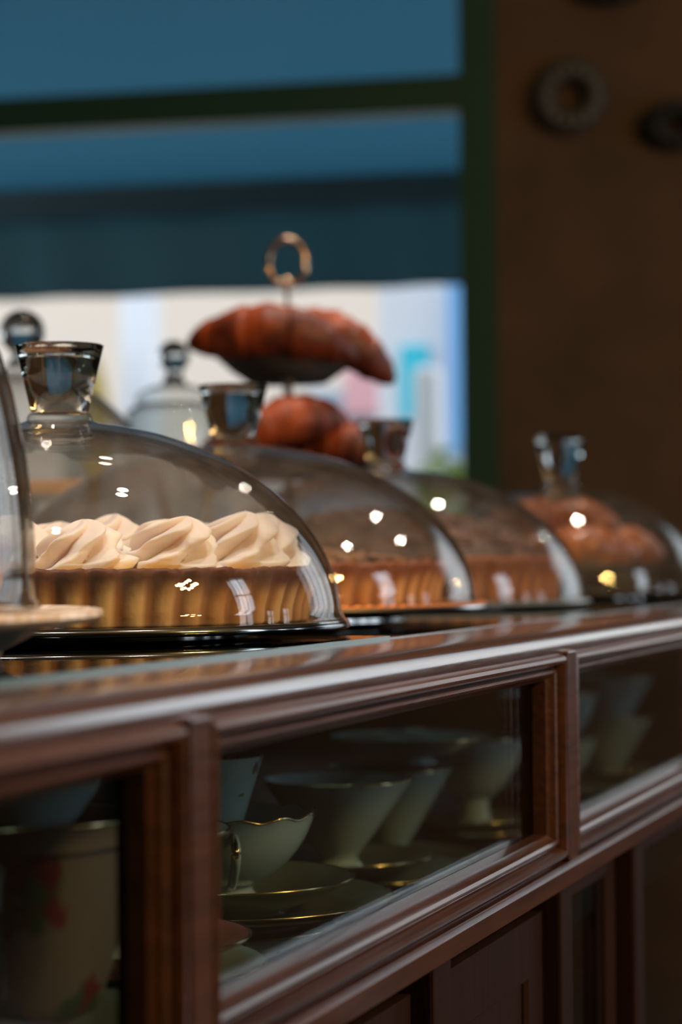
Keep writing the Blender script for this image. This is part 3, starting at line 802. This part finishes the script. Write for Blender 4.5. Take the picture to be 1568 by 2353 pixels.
boxes('window_sill', [(-1.60, .32, -.08, .0, .985, 1.0)], M['green'], w1, .004)

d1 = room('window_5', [(1.35, 1.39, .02, .08, 1.0, 2.3), (3.06, 3.10, .02, .08, 1.0, 2.3), (1.39, 3.06, .02, .08, 2.24, 2.3), (1.39, 3.06, .02, .08, 1.0, 1.05)], M['green'])
boxes('glass_pane', [(1.39, 3.06, .045, .05, 1.05, 2.24)], bpy.data.materials['window_glass'], d1)
for gx in (1.80, 2.22, 2.64):
    boxes('glazing_bar', [(gx, gx + .02, .03, .07, 1.05, 2.24)], M['green'], d1)
def wall_with(name, boxes_, mat):
    o = boxes(name, boxes_, mat); o['kind'] = 'structure'; return o
XR, XL, YB = 2.1, -3.2, -2.4
wins = [(1.50, 1.95, .80, 2.30), (2.30, 2.68, .80, 1.32), (2.95, 3.45, .80, 1.36)]
seg = []
ye = YB
for a, b, c, d in wins:
    seg += [(XR, XR + .15, ye, a, 0, 2.95), (XR, XR + .15, a, b, 0, c), (XR, XR + .15, a, b, d, 2.95)]; ye = b
seg += [(XR, XR + .15, ye, 4.50, 0, 2.95)]
wall_with('wall_right', seg, M['wall_dark'])
for i, (a, b, c, d) in enumerate(wins):
    m = (a + b) / 2
    o = boxes('window_%d' % (i + 2), [(XR - .01, XR + .06, a, a + .04, c, d), (XR - .01, XR + .06, b - .04, b, c, d), (XR - .01, XR + .06, a + .04, b - .04, c, c + .04), (XR - .01, XR + .06, a + .04, b - .04, d - .04, d)], M['green'])
    o['kind'] = 'structure'
    zc = c + (d - c) * .62
    boxes('glazing_bar', [(XR, XR + .05, m - .012, m + .012, c + .04, d - .04), (XR, XR + .05, a + .04, m - .012, zc, zc + .025), (XR, XR + .05, m + .012, b - .04, zc, zc + .025)], M['green'], o)
wall_with('wall_left', [(XL - .15, XL, YB, 3.92, 0, 2.95)], M['wall_dark'])
wall_with('wall_back', [(XL - .15, XR + .15, YB - .15, YB, 0, 2.95)], M['wall_dark'])
wall_with('floor', [(XL - .15, XR + .15, YB - .15, 4.2, -.1, 0)], M['floor'])
wall_with('ceiling', [(XL - .15, XR + .15, YB - .15, 4.75, 2.95, 3.05)], M['ceil'])

# ring moulds hanging on the far wall
def mould(x, z, R, r, label, mat, squash=1.0):
    pr = []
    for k in range(17):
        a = 2 * PI * k / 16
        pr.append(((R + r) / 2 + (R - r) / 2 * math.cos(a), .022 * math.sin(a)))
    V, F = lathe_data(pr, 96, lambda rr, zz, i, a: (rr, zz * (1 + .12 * math.cos(14 * a))))
    o = mesh_obj('ring_mould', V, F, M[mat], None, True)
    o.matrix_world = RM @ Matrix.Translation((x, -.027, z)) @ Matrix.Rotation(PI / 2, 4, 'X') @ Matrix.Diagonal((1, squash, 1, 1))
    return tag(o, label, 'cake mould', 'ring moulds on the wall')
mould(.447, 1.860, .070, .026, 'dull grey ring mould hanging whole on the brown wall right of the window', 'pewter')
mould(.642, 1.796, .066, .016, 'blackened oval mould cut by the right edge of the photo', 'pewter_dark', .7)
mould(.525, 2.085, .085, .02, 'dark mould at the top edge of the photo, only its lower rim showing', 'pewter_dark', .7)

# ------------------------------------------------------------------ outside
def out(name, lst, mat, label, cat, bw=0):
    o = boxes(name, lst, mat, None, bw); o.matrix_world = RM; return tag(o, label, cat)
M['canvas'] = None
def canvas_mat(name, col, tr):
    T = NT(name)
    d_ = T.n('ShaderNodeBsdfDiffuse'); d_.inputs['Color'].default_value = c4(col)
    t_ = T.n('ShaderNodeBsdfTranslucent'); t_.inputs['Color'].default_value = c4(tr)
    a_ = T.n('ShaderNodeAddShader'); T.l(d_.outputs[0], a_.inputs[0]); T.l(t_.outputs[0], a_.inputs[1])
    T.l(a_.outputs[0], T.out.inputs[0]); return T.m
M['canvas'] = canvas_mat('blue_canvas', (0.045, 0.09, 0.125), (0.105, 0.235, 0.30))
M['valance'] = canvas_mat('teal_valance', (0.045, 0.085, 0.10), (0.080, 0.150, 0.175))
aw = thing('awning', 'blue canvas awning hanging over the outside of the window', 'awning')
aw.matrix_world = RM
yb = 1.36
V = []; F = []
nx = 60
for i in range(nx + 1):
    x = -2.6 + 4.6 * i / nx
    for j in range(9):
        u = j / 8
        V.append((x, .17 + (yb - .17) * u, 2.78 - (2.78 - 1.975) * u - .04 * math.sin(u * PI)))
for i in range(nx):
    for j in range(8):
        a = i * 9 + j; F.append((a, a + 1, a + 10, a + 9))
o = mesh_obj('canvas', V, F, M['canvas'], aw); m_ = o.modifiers.new('t', 'SOLIDIFY'); m_.thickness = .003
boxes('front_bar', [(-2.6, 2.0, yb - .02, yb + .02, 1.895, 1.97)], principled('teal_bar', (0.05, 0.10, 0.12), 0.5), aw, .004)
V = []; F = []; nx = 240
for i in range(nx + 1):
    x = -2.6 + 4.6 * i / nx
    for j in range(7):
        u = j / 6
        w_ = (.004 + .012 * u) * math.sin(x * 21 + 1.2 * math.sin(x * 5))
        V.append((x, yb + .015 + w_, 1.90 - (1.90 - 1.688) * u))
for i in range(nx):
    for j in range(6):
        a = i * 7 + j; F.append((a, a + 1, a + 8, a + 7))
o = mesh_obj('valance', V, F, M['valance'], aw); m_ = o.modifiers.new('t', 'SOLIDIFY'); m_.thickness = .002

M['cream'] = principled('cream_render', (0.80, 0.68, 0.58), 0.8)
M['white'] = principled('white_paint', (0.88, 0.90, 0.97), 0.6)
M['cyan'] = principled('cyan_paint', (0.06, 0.70, 0.90), 0.5)
M['blue'] = principled('blue_paint', (0.22, 0.52, 0.94), 0.5)
M['red'] = principled('red_paint', (0.75, 0.40, 0.44), 0.5)
M['bluegrey'] = principled('blue_grey_paint', (0.32, 0.42, 0.52), 0.5)
M['leaf'] = principled('leaf_green', (0.20, 0.42, 0.06), 0.6, vary=(20, (0.55, 0.62, 0.12), 0.4, 0.6, (1, 1, 1)))
M['teal'] = principled('teal_canvas', (0.09, 0.20, 0.21), 0.7)
M['mustard'] = principled('mustard_canvas', (0.42, 0.30, 0.06), 0.7)
M['paving'] = principled('pale_paving', (0.45, 0.43, 0.40), 0.85)
M['darkglass'] = principled('shop_glass', (0.20, 0.26, 0.30), 0.1)
bld = thing('shop_building', 'cream rendered shop front across the street', 'building'); bld.matrix_world = RM
boxes('facade', [(-6, 5, 6.8, 7.2, -.1, 5.5)], M['cream'], bld)
boxes('cornice', [(-6, 5, 6.7, 6.8, 3.1, 3.3)], M['cream'], bld)
boxes('plinth', [(-6, 5, 6.72, 6.79, -.1, 1.40)], principled('grey_plinth', (0.42, 0.40, 0.37), 0.8), bld)
g = boxes('floor_street', [(-9, 7, .17, 7.2, -.2, -.1)], M['paving']); g.matrix_world = RM; g['kind'] = 'structure'; g.name = 'trim_1'
pc = out('pillar', [(-1.766, -1.636, 4.2, 4.34, -.1, 2.6)], M['white'], 'white pillar outside, seen left of the croissants', 'pillar', .01)
# dutch hood
hd = thing('closed_parasol', 'closed teal and mustard parasol outside, behind the nearest complete dome knob', 'parasol'); hd.matrix_world = RM @ Matrix.Translation((-1.829, 4.0, 1.30))
def halfdome(a0, a1, r, h):
    V, F = [], []
    for i in range(13):
        for j in range(13):
            a = a0 + (a1 - a0) * i / 12; e = PI / 2 * j / 12
            V.append((r * math.cos(a) * math.cos(e), -r * math.sin(a) * math.cos(e), h * math.sin(e)))
    for i in range(12):
        for j in range(12):
            q = i * 13 + j; F.append((q, q + 1, q + 14, q + 13))
    return V, F
V, F = halfdome(PI * .42, PI, .10, .52); o = mesh_obj('teal_panel', V, F, M['teal'], hd); o.modifiers.new('t', 'SOLIDIFY').thickness = .004
V, F = halfdome(0, PI * .42, .10, .52); o = mesh_obj('mustard_panel', V, F, M['mustard'], hd); o.modifiers.new('t', 'SOLIDIFY').thickness = .004
V, F = tube_data([(0, .0, -1.40), (0, .0, .50)], .015, 12); mesh_obj('pole', V, F, M['bluegrey'], hd)
# signboard kiosk
sg = thing('sign_kiosk', 'white and blue advertising kiosk outside at the right of the window', 'sign'); sg.matrix_world = RM
boxes('case', [(-0.550, -0.238, 3.2, 3.4, -.1, 1.94)], M['white'], sg, .01)
boxes('cyan_poster', [(-0.472, -0.376, 3.185, 3.199, 1.475, 1.715)], M['cyan'], sg)
boxes('blue_edge', [(-0.303, -0.238, 3.15, 3.199, 1.35, 1.93)], M['blue'], sg)
pc = out('bollard', [(-0.255, -0.179, 2.2, 2.3, -.1, 1.56)], M['white'], 'slim white post in front of the kiosk outside', 'post', .02)
vn = thing('delivery_van', 'blue-grey and red van parked outside behind the croissants', 'van'); vn.matrix_world = RM
boxes('body', [(-1.238, -0.923, 5.0, 6.4, .2, 1.72)], M['bluegrey'], vn, .04)
boxes('red_stripe', [(-1.031, -0.867, 4.9, 4.99, 1.60, 1.80)], M['red'], vn, .02)
for y_ in (5.3, 6.1):
    V, F = tube_data([(-1.258, y_, .2), (-1.138, y_, .2)], .3, 24); mesh_obj('wheel', V, F, M['black'], vn)
    V, F = tube_data([(-1.023, y_, .2), (-0.903, y_, .2)], .3, 24); mesh_obj('wheel', V, F, M['black'], vn)
# potted bush
bs = thing('potted_bush', 'yellow-green potted bush outside at the lower right of the window', 'plant'); bs.matrix_world = RM @ Matrix.Translation((-0.027, 1.6, .03))
rnd = random.Random(4); parts = []
for _ in range(420):
    d_ = Vector((rnd.gauss(0, 1), rnd.gauss(0, 1), rnd.gauss(0, 1))).normalized() * rnd.uniform(.6, 1)
    c = Vector((d_.x * .16, d_.y * .16, 1.02 + d_.z * .26))
    Mx = Matrix.Translation(c) @ Matrix.Rotation(rnd.random() * 6, 4, 'Z') @ Matrix.Rotation(rnd.random() * 3, 4, 'X')
    parts.append(([tuple(Mx @ Vector(v)) for v in ((-.03, 0, 0), (0, -.014, 0.004), (.034, 0, 0), (0, .014, 0.004))], [(0, 1, 2, 3)]))
V, F = merge(parts); tag(mesh_obj('leaves', V, F, M['leaf'], bs, False), kind='stuff')
lathe('pot', [(0, 0), (.13, 0), (.17, .5), (.18, .5), (.18, .54), (.15, .54), (.14, .50), (0, .5)], M['bluegrey'], bs, 32)
V, F = tube_data([(0, 0, .5), (.01, 0, .95)], .02, 8); mesh_obj('stem', V, F, M['wood'], bs)

# ------------------------------------------------------------------ light
w = bpy.data.worlds.new('World'); S.world = w; w.use_nodes = True
nt = w.node_tree; nt.nodes.clear()
bg = nt.nodes.new('ShaderNodeBackground'); wo = nt.nodes.new('ShaderNodeOutputWorld')
bg.inputs['Color'].default_value = (0.88, 0.93, 1.0, 1); bg.inputs['Strength'].default_value = 1.8
nt.links.new(bg.outputs[0], wo.inputs[0])

def area(loc, rot, sx, sy, power, col):
    l = bpy.data.lights.new('window_daylight', 'AREA'); l.shape = 'RECTANGLE'; l.size = sx; l.size_y = sy; l.energy = power; l.color = col
    o = bpy.data.objects.new('window_daylight', l); COL.objects.link(o); o.location = loc; o.rotation_euler = rot; return o
for a, b, c, d in wins:
    area((XR + .22, (a + b) / 2, (c + d) / 2), (0, math.radians(90), 0), d - c, b - a, 25 * (b - a) * (d - c), (0.80, 0.90, 1.0))
ad = area((0, 0, 0), (0, 0, 0), 1.65, 1.15, 6, (0.80, 0.90, 1.0))
ad.matrix_world = RM @ Matrix.Translation((2.225, .25, 1.65)) @ Matrix.Rotation(-PI / 2, 4, 'X')
def bulb(loc, p, r=.028, col=(1.0, 0.62, 0.30)):
    l = bpy.data.lights.new('ceiling_bulb', 'POINT'); l.energy = p; l.shadow_soft_size = r; l.color = col
    o = bpy.data.objects.new('ceiling_bulb', l); COL.objects.link(o); o.location = loc; return o
def spot(loc, p, ang=75, r=.027, col=(1.0, 0.82, 0.70)):
    l = bpy.data.lights.new('pendant_lamp', 'SPOT'); l.energy = p; l.shadow_soft_size = r; l.color = col
    l.spot_size = math.radians(ang); l.spot_blend = .5
    o = bpy.data.objects.new('pendant_lamp', l); COL.objects.link(o); o.location = loc; return o
for (x, y) in ((-.95, .35), (-.80, 1.10), (-.28, 1.35), (-.66, 1.85), (-.40, 2.45), (-.30, .55)):
    spot((x, y, 2.25), 34)
for k in range(7):
    a = 2 * PI * k / 7
    bulb((1.25 + .12 * math.cos(a), .72 + .12 * math.sin(a), 1.80 + .06 * (k % 2)), 15.0, .024, (1.0, 0.55, 0.18))

# ------------------------------------------------------------------ camera
f = 5200.0
pitch = math.atan(113.5 / f); r = math.radians(.5)
U = Vector((0, 0, 1))
fw = Fv * math.cos(pitch) + U * math.sin(pitch); up = -Fv * math.sin(pitch) + U * math.cos(pitch)
rt = Rv * math.cos(r) - up * math.sin(r); up2 = Rv * math.sin(r) + up * math.cos(r)
cd = bpy.data.cameras.new('camera'); cam = bpy.data.objects.new('camera', cd); COL.objects.link(cam)
mw = Matrix((( rt.x, up2.x, -fw.x, 0), (rt.y, up2.y, -fw.y, 0), (rt.z, up2.z, -fw.z, 1.0), (0, 0, 0, 1)))
cam.matrix_world = mw
cd.sensor_fit = 'VERTICAL'; cd.sensor_height = 36.0; cd.sensor_width = 24.0
cd.lens = f / 2353 * 36.0
cd.clip_start = .02; cd.clip_end = 100
cd.dof.use_dof = True; cd.dof.focus_distance = 1.03; cd.dof.aperture_fstop = 7.3
S.camera = cam
S.view_settings.view_transform = 'Standard'; S.view_settings.look = 'None'; S.view_settings.gamma = 1.0
S.view_settings.use_curve_mapping = False
S.view_settings.exposure = 0.0
cy = S.cycles
cy.max_bounces = 12; cy.transparent_max_bounces = 40; cy.transmission_bounces = 10; cy.glossy_bounces = 6; cy.diffuse_bounces = 3
cy.sample_clamp_indirect = 30.0
cy.use_denoising = True
